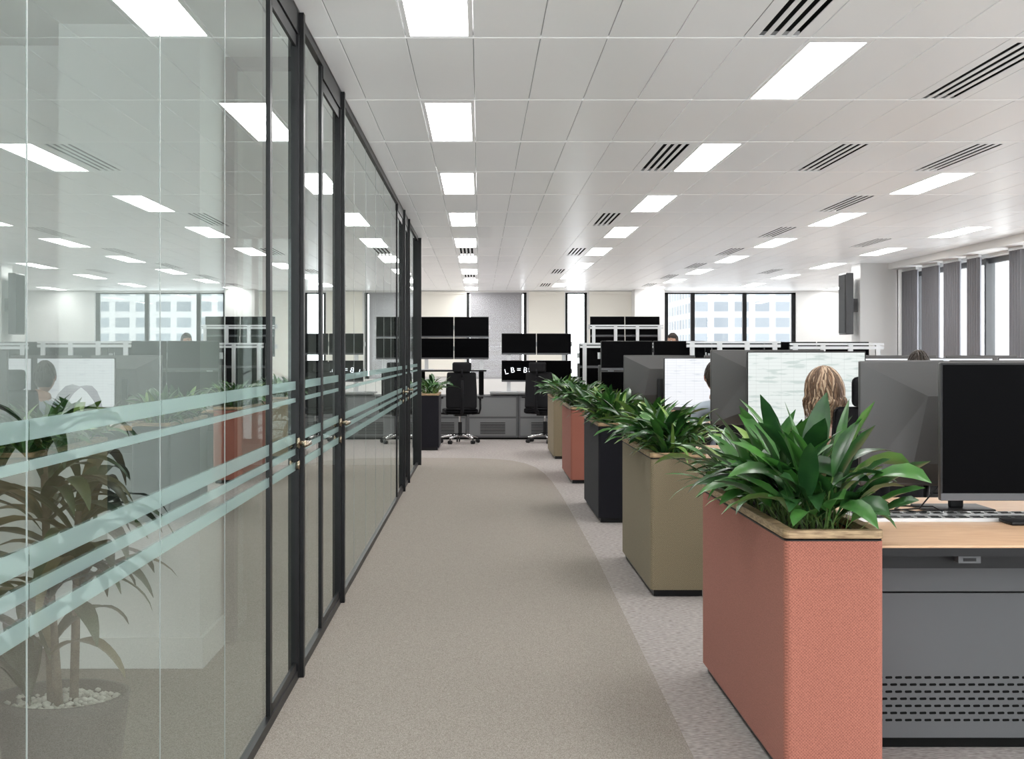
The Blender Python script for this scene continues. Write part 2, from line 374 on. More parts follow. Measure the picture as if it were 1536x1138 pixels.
# interior cross partition
mb=MB()
mb.box(-1.175,-1.130,6.28,6.36,.0,2.70); mb.box(-1.175,-.80,6.28,6.36,2.65,2.70); mb.box(-.82,-.80,6.30,6.36,0,2.70)
mb.add([(-1.130,6.33,0),(-.82,6.33,0),(-.82,6.33,2.65),(-1.130,6.33,2.65)],[(0,1,2,3)],1)
mk('room_divider_glazing',mb,[M_black,M_glass])
mb=MB(); mb.box(XL,-1.81,6.2,6.3,0,CH-.006); mb.box(XL,-1.81,6.185,6.2,0,.13); mk('wall_room_divider',mb,[M_white])

# ------------------------------------------------------------ glazed partition
def band(mb,y0,y1,zc,t,mat,x=GX+.004):
    mb.add([(x,y0,zc-t/2),(x,y1,zc-t/2),(x,y1,zc+t/2),(x,y0,zc+t/2)],[(0,1,2,3)],mat)
BANDS=[(1.205,.035),(1.145,.018),(.99,.040),(.935,.026),(.875,.034)]
gp=empty('glass_partition',(0,0,0))
seg=[Y0+.02,-1,.4,1.33,2.28,3.23,4.05,4.89]
pj=pm('joint_silicone',(.30,.33,.32),.3)
def pane(y0,y1):
    mb=MB(); e=.002
    mb.add([(GX,y0+e,.04),(GX,y1-e,.04),(GX,y1-e,2.70),(GX,y0+e,2.70)],[(0,1,2,3)],0)
    for z,t in BANDS: band(mb,y0+e,y1-e,z,t,1)
    mk('glass_pane',mb,[M_glass,M_frost],parent=gp)
    mb=MB(); mb.box(GX-.001,GX+.001,y0-.002,y0+.002,.04,2.70); mk('joint_seal',mb,[pj],parent=gp)
for a,b in zip(seg[:-1],seg[1:]): pane(a,b)
pane(5.68,6.46)
s2=[7.36,8.2,9.05,9.9,10.75,11.6,12.4]
for a,b in zip(s2[:-1],s2[1:]): pane(a,b)
pane(14.2,15.3); pane(15.3,16.42)
mb=MB(); mb.box(GX-.015,GX+.012,Y0+.02,16.46,0,.038); mb.box(GX-.015,GX+.012,Y0+.02,16.46,2.70,CH-.003)
mb.box(GX-.05,GX+.05,16.43,16.48,0,CH-.003)
for y in (6.47,): mb.box(GX-.012,GX+.008,y-.012,y+.012,0,CH-.003)
mk('frame_rails',mb,[M_black],parent=gp)
di=[0]
def door(y0,y1,handle=True):
    di[0]+=1; r=empty('door_%d'%di[0],(GX,y0,0)); W=y1-y0; T=CH-.003
    mb=MB()
    mb.box(-.02,.008,-.014,.014,0,T); mb.box(-.02,.032,W-.045,W,0,T); mb.box(-.02,.012,0,W,2.645,2.70)
    mk('door_frame',mb,[M_black],parent=r)
    mb=MB(); s=.03; k=.006
    mb.box(-k,k,.018,.018+s,.012,2.64); mb.box(-k,k+.010,W-.05-s,W-.05,.012,2.64); mb.box(-k,k,.018,W-.05,.012,.07); mb.box(-k,k,.018,W-.05,2.59,2.64)
    mk('door_leaf_frame',mb,[M_black],parent=r)
    mb=MB(); mb.add([(0,.048,.07),(0,W-.08,.07),(0,W-.08,2.59),(0,.048,2.59)],[(0,1,2,3)],0)
    for z,t in BANDS: mb.add([(.004,.05,z-t/2),(.004,W-.082,z-t/2),(.004,W-.082,z+t/2),(.004,.05,z+t/2)],[(0,1,2,3)],1)
    mk('door_glass',mb,[M_glass,M_frost],parent=r)
    if handle:
        mb=MB(); y=W-.075
        for s in (1,-1):
            mb.tube([(s*.01,y,.97),(s*.06,y,.97)],.010,10); mb.tube([(s*.06,y+.008,.97),(s*.06,y-.05,.97),(s*.057,y-.14,.97)],.010,10)
            mb.tube([(s*.008,y,.97),(s*.02,y,.97)],.024,16)
            mb.tube([(s*.008,y,.88),(s*.02,y,.88)],.020,16)
        mk('lever_handle',mb,[M_brass],parent=r)
    return r
door(4.89,5.66); door(6.49,7.35); door(12.42,13.3); door(13.32,14.19)

# ------------------------------------------------------------ planters
def leaf(mb,p,az,e0,e1,L,w,mat,pet=.3,fold=.25,nseg=9,stem=3,twist=0):
    p=Vector(p); c=[]; dl=L/nseg; h=Vector((math.cos(az),math.sin(az),0)); side=Vector((-h.y,h.x,0))
    for i in range(nseg+1):
        t=i/nseg; c.append((p.copy(),t,e0+(e1-e0)*t**1.3))
        e=e0+(e1-e0)*t**1.3
        p=p+(h*math.cos(e)+Vector((0,0,math.sin(e))))*dl
    vs=[];ms=[];fs=[]
    ph=R.random()*6
    for (q,t,e) in c:
        if t<pet: ww=.003
        else:
            u=(t-pet)/(1-pet); ww=max(.0015,w*(math.sin(math.pi*min(1,u**.8))**.75)) if u<1 else .001
        nrm=h*(-math.sin(e))+Vector((0,0,math.cos(e)))
        s=(side*math.cos(twist*t)+nrm*math.sin(twist*t))
        n2=nrm*math.cos(twist*t)-side*math.sin(twist*t)
        wav=.10*math.sin(ph+t*14)*ww
        vs+=[q-s*ww+n2*(ww*fold+wav),q-s*ww*.5+n2*ww*fold*.35,q,q+s*ww*.5+n2*ww*fold*.35,q+s*ww+n2*(ww*fold-wav)]
    for i in range(nseg):
        for k in range(4):
            a=i*5+k; fs.append((a,a+1,a+6,a+5)); ms.append(stem if c[i+1][1]<=pet else mat)
    mb.add(vs,fs,ms,True)
def rr(x0,x1,y0,y1,r,n=5):
    pts=[]
    for cx,cy,a0 in ((x1-r,y1-r,0),(x0+r,y1-r,90),(x0+r,y0+r,180),(x1-r,y0+r,270)):
        for k in range(n+1):
            a=math.radians(a0+90*k/n); pts.append((cx+r*math.cos(a),cy+r*math.sin(a)))
    return pts
def prism_ring(mb,o,i,z0,z1,mat):
    n=len(o); vs=[(x,y,z0) for x,y in o]+[(x,y,z1) for x,y in o]+[(x,y,z0) for x,y in i]+[(x,y,z1) for x,y in i]
    fs=[]
    for k in range(n):
        q=(k+1)%n
        fs+=[(k,q,n+q,n+k),(n+k,n+q,3*n+q,3*n+k),(3*n+k,3*n+q,2*n+q,2*n+k),(2*n+k,2*n+q,q,k)]
    mb.add(vs,fs,mat)
def planter(x0,x1,y0,y1,fab,seed,h=.787,n=10,big=False,dense=32,kinds=(0,1,1,2)):
    global R
    R=random.Random(seed)
    r=empty('planter_box',((x0+x1)/2,(y0+y1)/2,0.0035)); w=(x1-x0)/2; d=(y1-y0)/2
    mb=MB(); o=rr(-w,w,-d,d,.022); i=rr(-w+.025,w-.025,-d+.025,d-.025,.01)
    prism_ring(mb,o,i,.035,h-.034,0); nn=len(o)
    mk('fabric_body',mb,[fab],parent=r)
    mb=MB()
    prism_ring(mb,rr(-w+.0015,w-.0015,-d+.0015,d-.0015,.022),i,h-.034,h-.030,0)
    mb.box(-w+.02,w-.02,-d+.02,d-.02,0.0,.04,0); mk('plinth',mb,[M_black],parent=r)
    mb=MB(); prism_ring(mb,rr(-w-.002,w+.002,-d-.002,d+.002,.024),rr(-w+.035,w-.035,-d+.035,d-.035,.012),h-.026,h,0); ob=mk('plywood_rim',mb,[M_ply],parent=r); bev(ob,.003)
    mb=MB(); mb.box(-w+.026,w-.026,-d+.026,d-.026,h-.12,h-.045); mk('soil',mb,[M_soil],parent=r)
    mb=MB(); zb=h-.05
    for c in range(n):
        cy=-d+.12+(2*d-.24)*c/(n-1); cx=R.uniform(-.03,.03); kind=R.choice(kinds) if not(big and c<5) else 0
        m=dense if kind!=2 else int(dense*1.8)
        for q in range(m):
            az=R.uniform(0,2*math.pi); b=(cx+R.uniform(-.08,.08),cy+R.uniform(-.07,.07),zb)
            if kind==0:
                up=big and q%5==0
                L=R.uniform(.36,.50) if up else R.uniform(.26,.44)
                leaf(mb,b,az,R.uniform(1.2,1.5) if up else R.uniform(.8,1.5),R.uniform(.2,1.1) if up else R.uniform(-1.1,.4),L,R.uniform(.022,.038)*(1.18 if big else 1),R.choice([0,0,1,1]),pet=R.uniform(.3,.5),twist=R.uniform(-.9,.9))
            elif kind==1: leaf(mb,b,az,R.uniform(.8,1.45),R.uniform(-1.0,.7),R.uniform(.26,.42),R.uniform(.018,.032),R.choice([0,1,1,2]),pet=.35,twist=R.uniform(-.6,.6))
            else: leaf(mb,b,az,R.uniform(.6,1.45),R.uniform(-1.1,.6),R.uniform(.22,.40),R.uniform(.010,.018),R.choice([1,2,1,0]),pet=.12,twist=R.uniform(-.4,.4))
    mk('foliage',mb,LEAF,parent=r)
    return r
PIT=3.3; PY=[4.2+PIT*k for k in range(5)]
planter(.937,1.243,PY[0],PY[0]+1.56,M_pink,3,big=True,n=10,dense=28,kinds=(1,2,1,2))
planter(.937,1.243,PY[1],PY[1]+1.5,M_tan,5,kinds=(1,1,2,0))
planter(.937,1.243,PY[2],PY[2]+1.5,M_char,8)
planter(.937,1.243,PY[3],PY[3]+1.5,M_pink,13)
planter(.937,1.243,PY[4],PY[4]+1.5,M_tan,21)
planter(-.86,-.57,19.0,20.0,M_char,34,n=5,dense=12)

# dracaena in pot behind the glass
R=random.Random(55)
r=empty('potted_dracaena',(-1.13,3.7,.002))
mb=MB(); mb.lathe([(0,0),(.12,0),(.13,.01),(.172,.38),(.178,.41),(.160,.41),(.156,.37),(0,.36)]); mk('pot',mb,[M_pot],parent=r)
mb=MB()
for k in range(330):
    a=R.uniform(0,6.28); q=.148*math.sqrt(R.random()); s=R.uniform(.007,.012); mb.ball((q*math.cos(a),q*math.sin(a),.375+R.uniform(0,.016)),(s,s*.8,s*.7),sub=1)
mk('pebbles',mb,[M_peb],parent=r)
mb=MB(); lf=MB()
for (bx,by,tx,ty,hh,nn) in ((-.03,0,-.06,.02,1.10,32),(.02,.03,.03,.04,.90,28),(.0,-.03,-.02,-.05,.74,16)):
    mb.tube([(bx,by,.36),((bx+tx)/2,(by+ty)/2,.36+(hh-.36)*.5),(tx,ty,hh)],[.013,.012,.010],8)
    for q in range(nn):
        az=R.uniform(0,6.28); L=R.uniform(.34,.60); z=hh-R.uniform(0,.26)
        if math.cos(az)>.15: L=min(L,.32)
        leaf(lf,(tx,ty,z),az,R.uniform(.4,1.25),R.uniform(-1.5,-1.0),L,R.uniform(.020,.034),R.choice([0,0,1,1,2]),pet=.02,nseg=12,stem=0)
for q in range(9):
    az=R.uniform(1.7,4.6); leaf(lf,(-.08,-.03,.38),az,R.uniform(.9,1.3),R.uniform(-1.4,-.9),R.uniform(.3,.45),.03,R.choice([0,1]),pet=.1,nseg=12,stem=0)
mk('canes',mb,[M_bark],parent=r); mk('foliage',lf,LEAFD,parent=r)

# ------------------------------------------------------------ monitors
def monitor_mesh(w,h,zb,scr,desk=0.0):
    mb=MB(); d=.014
    mb.rbox((0,0,zb+h/2),(w,d*2,h),.006,0,seg=2)
    mb.box(-w/2+.002,w/2-.002,-d-.0008,-d+.002,zb+.002,zb+h-.002,2)
    mb.box(-w/2+.002,w/2-.002,-d-.003,-d+.002,zb+.002,zb+.026,4)
    mb.add([(-w/2+.008,-d-.0014,zb+.028),(w/2-.008,-d-.0014,zb+.028),(w/2-.008,-d-.0014,zb+h-.008),(-w/2+.008,-d-.0014,zb+h-.008)],[(0,1,2,3)],1)
    A=[(-w*.49,zb+.01),(w*.49,zb+.01),(w*.49,zb+h-.01),(-w*.49,zb+h-.01)]; B=[(-w*.22,zb+h*.18),(w*.22,zb+h*.18),(w*.14,zb+h*.72),(-w*.14,zb+h*.72)]
    mb.add([(x,d,z) for x,z in A]+[(x,d+.035,z) for x,z in B],[(0,4,5,1),(1,5,6,2),(2,6,7,3),(3,7,4,0),(4,7,6,5)],0)
    if desk is not None:
        mb.rbox((0,d+.055,(zb+h*.5+desk)/2+.01),(.055,.025,zb+h*.5-desk),.008,2)
        mb.rbox((0,d+.02,desk+.006),(.26,.21,.012),.005,2,seg=2)
        mb.tube([(0.01,d+.07,zb+.05),(.08,d+.10,desk+.1),(.15,d+.09,desk+.012),(.28,d+.13,desk+.008),(.2,d+.2,desk+.008)],.003,6,3)
    return mb.mesh('computer_monitor',[M_shell,scr,M_plas,M_plas,M_chin])
DZ=.735
mm={}
def mon(w,h,zb,scr,x,y,rz,desk=0.0,parent=None,z=DZ+.001,name='computer_monitor'):
    key=(w,h,zb,scr.name,desk)
    if key not in mm: mm[key]=monitor_mesh(w,h,zb,scr,desk)
    return put(name,mm[key],(x,y,z),rz,parent)
for k in range(5): mon(.72,.487,.08,M_scr,1.620+.36+k*.75,4.82,0)
for k in range(5): mon(.70,.48,.09,M_scr,1.465+.35+k*.75,5.28,math.pi)
for k in range(5): mon(.71,.47,.145 if k==0 else .085,M_sheet,1.59+.355+k*.75,8.15,0)
for k in range(5): mon(.71,.47,.155 if k==0 else .09,M_scr,1.445+.355+k*.75,8.56,math.pi)
for k in range(5): mon(.66,.44,.13,M_sheet2,1.54+.33+k*.70,11.45,0)
for k in range(6): mon(.62,.42,.17,M_scr,1.25+.31+k*.70,11.88,math.pi)
def array(x0,n,y,zrows,w,h,rz,scr=M_scr,z0=DZ,tilt=True,lower=None):
    r=empty('monitor_stand_array',(x0,y,z0+.001)); W=n*(w+.01)
    for zi,zb in enumerate(zrows):
        for k in range(n):
            s_=lower if (lower and zi==0) else scr
            o=mon(w,h,0.0,s_,(k+.5)*(w+.01),0,rz,None,r,z=zb-z0,name='screen')
            o.rotation_euler=(math.radians(-4 if zi else 3)*(1 if rz==0 else 1),0,rz)
    mb=MB(); sg=1 if rz==0 else -1
    top=zrows[-1]+h*.5-z0
    for px in (.12,W-.12): mb.box(px-.03,px+.03,sg*.07-.02,sg*.07+.02,.0,top,0); mb.box(px-.12,px+.12,sg*.07-.08,sg*.07+.08,0,.012,0)
    for zb in zrows: mb.box(-.02,W+.02,sg*.09-.015,sg*.09+.015,zb-z0+h*.5-.035,zb-z0+h*.5+.035,0)
    mk('rail_frame',mb,[M_alu],parent=r)
    return r
def railbar(x0,x1,y,z):
    mb=MB(); mb.box(x0,x1,y-.02,y+.02,z-.03,z); mb.box(x0,x1,y-.02,y+.02,z+.012,z+.035)
    x=x0+.06
    while x<x1: mb.box(x-.025,x+.025,y-.015,y+.015,DZ+.014,z+.03); x+=(x1-x0-.12)/3
    mk('monitor_support_rail',mb,[M_alu])
array(1.30,2,14.75,[.83,1.16],.56,.32,0); array(2.5,3,14.75,[.83,1.15],.56,.32,0)
railbar(2.2,3.2,14.55,1.44); railbar(3.3,4.3,14.55,1.42)
for k in range(6): mon(.56,.36,.12,M_scr,1.6+k*.62,15.25,math.pi)
array(1.30,2,17.95,[.84,1.16],.53,.32,0); array(2.6,4,17.95,[.80,1.13],.53,.32,0)
railbar(1.3,2.4,17.75,1.45)
for k in range(6): mon(.56,.36,.12,M_scr,1.6+k*.62,18.55,math.pi)
# ------------------------------------------------------------ desks
def slots(mb,x0,x1,z0,z1,y,mat,sx=.033,sz=.024,w=.024,hh=.009):
    j=0; z=z0
    while z<z1:
        x=x0+(sx/2 if j%2 else 0)
        while x+w<x1:
            vs=[]; 
            for k in range(12):
                a=2*math.pi*k/12; vs.append((x+w/2+(w/2-hh/2)*(1 if math.cos(a)>0 else -1)+math.cos(a)*hh/2,y,z+math.sin(a)*hh/2))
            mb.add(vs,[tuple(range(12))],mat); x+=sx
        z+=sz/1.0; j+=1
def bench(x0,x1,y0,y1,detail=True,z=DZ,name='desk_bench',both=True):
    r=empty(name,(x0,y0,0)); W=x1-x0; D=y1-y0
    mb=MB(); mid=D/2
    mb.box(0,W,.0,mid-.11,z-.008,z,0); mb.box(0,W,mid+.11,D,z-.008,z,0); ob=mk('desktop',mb,[M_wood],parent=r); bev(ob,.002)
    mb=MB(); mb.box(0,W,.002,mid-.11,z-.034,z-.0085,0); mb.box(0,W,mid+.11,D-.002,z-.034,z-.0085,0); mb.box(0,W,.09,D-.09,z-.085,z-.0345,0)
    x=.25
    while x<W: mb.box(x,x+.07,.02,.06,z-.058,z-.035,1); mb.box(x+.015,x+.055,.018,.02,z-.052,z-.042,0); x+=1.6
    mk('under_frame',mb,[M_black,M_steel],parent=r)
    mb=MB(); mb.box(0,W,mid-.11,mid+.11,z-.03,z+.012,0)
    x=.02
    while x<W-.05: 
        for yy in (-.08,-.05,.05,.08): mb.box(x,x+.035,mid+yy-.006,mid+yy+.006,z+.0121,z+.0135,1)
        x+=.05
    mk('cable_spine',mb,[M_alu,M_dark],parent=r)
    mb=MB(); n=max(1,int(round(W/1.6))); pw=W/n
    for k in range(n):
        a=k*pw+.002; b=(k+1)*pw-.002
        for (ya,yb,sg) in ((.36,.40,-1),(D-.40,D-.36,1)):
            mb.box(a,b,ya,yb,.530,.64,0); mb.box(a,b,ya,yb,.035,.524,1)
            if detail and sg<0: slots(mb,a+.02,min(b-.03,a+1.4),.095,.25,ya-.0012,2)
    mb.box(0,W,.37,.39,0.001,.69,2); mb.box(0,W,D-.39,D-.37,0.001,.69,2)
    mb.box(.0,.03,.36,D-.36,.001,.64,1); mb.box(W-.03,W,.36,D-.36,.001,.64,1)
    mk('tech_cabinet',mb,[M_steel,M_steel,M_dark],parent=r)
    return r
for k in range(5): bench(1.25,6.1,PY[k]+.06,PY[k]+1.5,detail=(k<1))
FY=21.4
r=empty('trading_desk',(-1.0,FY,0)); mb=MB(); W=6.4
mb.box(0,1.10,0,.85,1.065,1.09,0); mb.box(1.16,W,0,.85,.71,.735,1); mk('desktop',mb,[M_plas,M_steel2],parent=r)
mb=MB()
for k in range(8):
    a=k*.8+.004; b=a+.792
    mb.box(a,b,.05,.8,.03,.69,0); mb.box(a+.03,b-.03,.042,.05,.36,.66,1); mb.box(a+.03,b-.03,.042,.05,.06,.33,1)
    for q in range(8): mb.box(a+.2,b-.2,.038,.042,.09+q*.024,.10+q*.024,2)
mb.box(0,W,.1,.78,0.001,.03,2)
for x in (.08,1.02): mb.box(x-.04,x+.04,.4,.48,.69,1.065,2); 
mk('tech_cabinet',mb,[M_steel,M_steel2,M_dark],parent=r)
array(wx(628,21.7),2,21.75,[1.26,1.60],.55,.335,0,z0=1.09)
def letters(parent,txt,x0,z0,size,arc=0):
    n=len(txt)
    for i,ch in enumerate(txt):
        cu=bpy.data.curves.new('lettering','FONT'); cu.body=ch; cu.size=size; cu.extrude=.001; cu.align_x='CENTER'; cu.materials.append(M_text)
        o=bpy.data.objects.new('letter',cu); COL.objects.link(o); o.parent=parent
        u=(i-(n-1)/2)/(n/2); o.location=(x0+u*size*n*.40,-.045,z0+arc*(1-u*u)); o.rotation_euler=(math.pi/2,u*.3 if arc else 0,0)
ar=array(wx(752,21.7),2,21.75,[.90,1.33],.55,.34,0)
letters(ar,'LB=BW',.28,.27,.12,.05)
array(wx(885,21.7),2,21.75,[1.30,1.62],.55,.32,0); railbar(wx(885,21.6),wx(995,21.6),21.62,1.77); array(3.2,3,21.75,[.86,1.2],.55,.32,0)

# ------------------------------------------------------------ office chairs
def chair_parts():
    P={}
    mb=MB(); mb.rbox((0,.0,.48),(.50,.48,.085),.035,fn=lambda p:Vector((p.x,p.y,p.z+.10*p.x*p.x-.12*max(0,p.y-.1)**2*4)),cuts=4); P['seat']=mb.mesh('seat',[M_mesh])
    mb=MB(); mb.rbox((0,-.24,.80),(.46,.06,.54),.028,fn=lambda p:Vector((p.x*(1-.25*max(0,p.z)),p.y+.35*p.x*p.x-.25*p.z*p.z+.03,p.z)),cuts=5)
    mb.tube([(0,-.2,.45),(0,-.31,.5),(0,-.33,.75),(0,-.30,.95)],[.028,.028,.022,.018],8); P['backrest']=mb.mesh('backrest',[M_mesh])
    mb=MB(); mb.rbox((0,-.265,1.145),(.28,.06,.15),.028,fn=lambda p:Vector((p.x,p.y+.5*p.x*p.x,p.z)),cuts=3); mb.tube([(0,-.28,1.0),(0,-.285,1.12)],.015,8); P['headrest']=mb.mesh('headrest',[M_mesh])
    mb=MB()
    for s in (1,-1):
        mb.tube([(s*.18,0,.44),(s*.29,0,.45),(s*.305,-.02,.52),(s*.30,-.03,.67)],[.016,.016,.016,.018],8); mb.rbox((s*.30,.0,.69),(.085,.25,.035),.015)
    P['armrests']=mb.mesh('armrests',[M_plas])
    mb=MB(); mb.cyl((0,0,.12),.03,.2,16,0); mb.cyl((0,0,.3),.017,.14,16,1); mb.box(-.09,.09,-.11,.11,.41,.445,0); P['gas_lift']=mb.mesh('gas_lift',[M_plas,M_chrome])
    mb=MB()
    for k in range(5):
        a=2*math.pi*k/5+.3; c,s=math.cos(a),math.sin(a)
        mb.tube([(0,0,.13),(c*.14,s*.14,.115),(c*.29,s*.29,.085)],[.03,.022,.016],8,0)
        mb.tube([(c*.29,s*.29,.09),(c*.29,s*.29,.05)],.008,6,1)
        for e in (-1,1): mb.tube([(c*.29-s*e*.008,s*.29+c*e*.008,.028),(c*.29-s*e*.026,s*.29+c*e*.026,.028)],.028,14,1)
    P['star_base']=mb.mesh('star_base',[M_chrome,M_plas])
    return P
CP=chair_parts()
def chair(x,y,rz,z=.001):
    r=empty('office_chair',(x,y,z),rz)
    for k,me in CP.items(): put(k,me,parent=r)
chair(wx(690,20.5),20.55,.12); chair(wx(818,20.6),20.7,-.5)
chair(1.985,7.02,.0); chair(2.0,10.3,-.1); chair(3.32,10.3,0); chair(2.4,13.55,.2); chair(3.7,13.5,-.2); chair(2.2,16.9,.1); chair(4.0,16.9,0); chair(3.3,7.0,.1)

# ------------------------------------------------------------ people
M_skin=pm('skin',(.58,.33,.23),.5); M_lip=pm('lips',(.45,.16,.13),.4); M_eye=pm('eye_white',(.8,.8,.78),.2); M_iris=pm('iris',(.05,.03,.02),.2)
M_bl1=pm('blonde_hair_dark',(.12,.068,.038),.5); M_bl2=pm('blonde_hair_mid',(.27,.165,.10),.45); M_bl3=pm('blonde_hair_light',(.56,.41,.28),.4)
M_dhair=pm('dark_hair',(.02,.014,.01),.5,col2=(.05,.035,.025),vscale=80)
M_bshirt=pm('blue_grey_shirt',(.42,.48,.55),.85); M_trou=pm('dark_trousers',(.03,.03,.04),.85); M_shoe=pm('shoe_leather',(.02,.015,.012),.4); M_dshirt=pm('white_shirt',(.7,.7,.7),.85)
def floral():
    m,t,b=nt('floral_blouse'); b.inputs['Roughness'].default_value=.8
    tc=t.nodes.new('ShaderNodeTexCoord'); v=t.nodes.new('ShaderNodeTexVoronoi'); v.inputs['Scale'].default_value=38; t.links.new(tc.outputs['Object'],v.inputs['Vector'])
    r=t.nodes.new('ShaderNodeValToRGB'); r.color_ramp.elements[0].color=(.50,.14,.08,1); r.color_ramp.elements[0].position=.22; r.color_ramp.elements[1].color=(.72,.55,.45,1); r.color_ramp.elements[1].position=.42
    t.links.new(v.outputs['Distance'],r.inputs['Fac']); t.links.new(r.outputs['Color'],b.inputs['Base Color']); return m
M_floral=floral()
def skin_mesh(verts,edges,radii,root,sub=2):
    me=bpy.data.meshes.new('tmp'); me.from_pydata(verts,edges,[]); o=bpy.data.objects.new('tmp',me); COL.objects.link(o)
    m=o.modifiers.new('s','SKIN'); m.use_smooth_shade=True; m.branch_smoothing=.3
    sv=me.skin_vertices[0].data
    for i,rd in enumerate(radii): sv[i].radius=rd if isinstance(rd,tuple) else (rd,rd); sv[i].use_root=(i==root)
    s=o.modifiers.new('u','SUBSURF'); s.levels=sub; s.render_levels=sub
    dg=bpy.context.evaluated_depsgraph_get(); ev=o.evaluated_get(dg); out=bpy.data.meshes.new_from_object(ev)
    bpy.data.objects.remove(o); return out
def person(name,loc,rz,pose='sit',shirt=M_bshirt,hair='short',hmat=None,lean=0.0,headyaw=0.0,sc=1.0):
    hmat=hmat or [M_dhair]*3
    r=empty(name,loc,rz); r.scale=(sc,sc,sc)
    st=(pose=='stand'); dz=.42 if st else 0
    V=[];E=[];Rd=[]
    def a(p,rd,par=None):
        V.append((p[0]+lean*max(0,p[2]-.5-dz)*1.0,p[1],p[2])); Rd.append(rd)
        if par is not None: E.append((par,len(V)-1))
        return len(V)-1
    pel=a((0,0,.56+dz),(.155,.115)); wst=a((0,.0,.72+dz),(.12,.095),pel); ch=a((0,.01,.87+dz),(.145,.10),wst); st_=a((0,0,.98+dz),(.09,.075),ch); nk=a((0,.0,1.03+dz),(.052,.052),st_); nt_=a((0,.015,1.10+dz),(.05,.05),nk)
    wr=[]
    for s in (1,-1):
        sh=a((s*.155,0,.955+dz),(.062,.06),st_)
        if st: el=a((s*.21,-.02,.70+dz),.044,sh); w=a((s*.20,.06,.46+dz),.028,el); d=Vector((0,.1,-1)).normalized()
        else: el=a((s*.235,.10,.74),.044,sh); w=a((s*.17,.36,.775),.028,el); d=Vector((-s*.15,1,-.02)).normalized()
        wr.append((s,V[w],d))
        hp=a((s*.09,.02,.52+dz),(.10,.10),pel)
        if st: kn=a((s*.10,.02,.50),.06,hp); an=a((s*.10,0,.10),.038,kn); ft=a((s*.105,.05,.045),.036,an); a((s*.11,.17,.032),.03,ft)
        else: kn=a((s*.12,.43,.53),.066,hp); an=a((s*.12,.42,.11),.038,kn); ft=a((s*.12,.47,.05),.036,an); a((s*.125,.59,.034),.03,ft)
    me=skin_mesh(V,E,Rd,0)
    for m in (shirt,M_trou,M_skin,M_shoe): me.materials.append(m)
    for p in me.polygons:
        c=p.center; mi=0
        if c.z<.60+dz and abs(c.x-lean*.1)<.24 and not (st and abs(c.x)>.17): mi=1
        if c.z<.085: mi=3
        if c.z>1.015+dz: mi=2
        for s,w,d in wr:
            if (Vector(c)-Vector(w)).dot(d)>-.02 and (Vector(c)-Vector(w)).length<.1: mi=2
        p.material_index=mi; p.use_smooth=True
    put('body',me,parent=r)
    for s,w,d in wr:
        V=[];E=[];Rd=[]
        up=Vector((0,0,1)) if not st else Vector((s,0,0)); sd=d.cross(up).normalized()*s*(-1)
        up=sd.cross(d).normalized()
        if up.z<0 and not st: up=-up
        w=Vector(w)
        def b(p,rd,par=None):
            V.append(tuple(p)); Rd.append(rd)
            if par is not None: E.append((par,len(V)-1))
            return len(V)-1
        w0=b(w,(.024,.02)); pc=b(w+d*.045,(.030,.016),w0)
        for k,(off,ln) in enumerate(((-.030,.062),(-.010,.078),(.010,.084),(.030,.074))):
            kb=b(w+d*.09+sd*off,.0105,pc); k1=b(w+d*(.09+ln*.5)+sd*off*1.2+up*.004,.0088,kb); k2=b(w+d*(.09+ln*.8)+sd*off*1.25-up*.01,.008,k1); b(w+d*(.09+ln)+sd*off*1.25-up*.024,.0068,k2)
        t1=b(w+d*.035+sd*.035-up*.004,.012,w0); t2=b(w+d*.065+sd*.055-up*.012,.0105,t1); b(w+d*.092+sd*.06-up*.018,.0085,t2)
        hm=skin_mesh(V,E,Rd,0); hm.materials.append(M_skin)
        for p in hm.polygons: p.use_smooth=True
        put('hand',hm,parent=r)
    hx=lean*.7; hc=Vector((hx,.03,1.195+dz)); mt=Matrix.Translation(hc)@Matrix.Rotation(headyaw,4,'Z')
    def hf(p):
        x,y,z=p; X=x*.076; Yv=y*.097; Z=z*.120
        if z<0: X*=1-.30*(-z)**1.6; 
        if z<-.2 and y<0: Yv*=1-.35*(-z-.2)
        def g(cx,cz,s): return math.exp(-((x-cx)**2+(z-cz)**2)/s) if y>0 else 0
        Yv+=.022*g(0,-.14,.014)+.012*g(0,.02,.010)-.010*(g(.36,.06,.02)+g(-.36,.06,.02))+.006*g(0,-.52,.03)+.006*g(0,-.88,.05)
        return Vector((X,Yv,Z))
    mb=MB(); mb.ball((0,0,0),(1,1,1),0,4,fn=hf,mtx=mt)
    for s in (1,-1):
        mb.ball((s*.028,.078,.007),(.0115,.0115,.0115),2,2,mtx=mt); mb.ball((s*.028,.0865,.007),(.005,.004,.005),3,2,mtx=mt)
        mb.tube([(s*.014,.090,.026),(s*.028,.093,.031),(s*.044,.080,.026)],[.002,.003,.0015],6,4,mtx=mt)
        mb.ball((s*.077,-.004,-.005),(.010,.018,.031),0,2,mtx=mt); mb.ball((s*.084,.002,-.003),(.005,.010,.02),1,2,mtx=mt)
    mb.ball((0,.091,-.058),(.023,.008,.005),1,2,mtx=mt); mb.ball((0,.090,-.066),(.019,.008,.005),1,2,mtx=mt)
    mk('head',mb,[M_skin,M_lip,M_eye,M_iris,hmat[0]],parent=r)
    mb=MB(); bm=bmesh.new(); bmesh.ops.create_icosphere(bm,subdivisions=5,radius=1)
    bmesh.ops.delete(bm,geom=[f for f in bm.faces if (f.calc_center_median().y>.18 and f.calc_center_median().z<.50-.2*abs(f.calc_center_median().x)) or f.calc_center_median().z<-.62 or (f.calc_center_median().z<-.05 and f.calc_center_median().y>-.15)],context='FACES')
    bm.verts.index_update(); rr_=random.Random(4); vs=[]
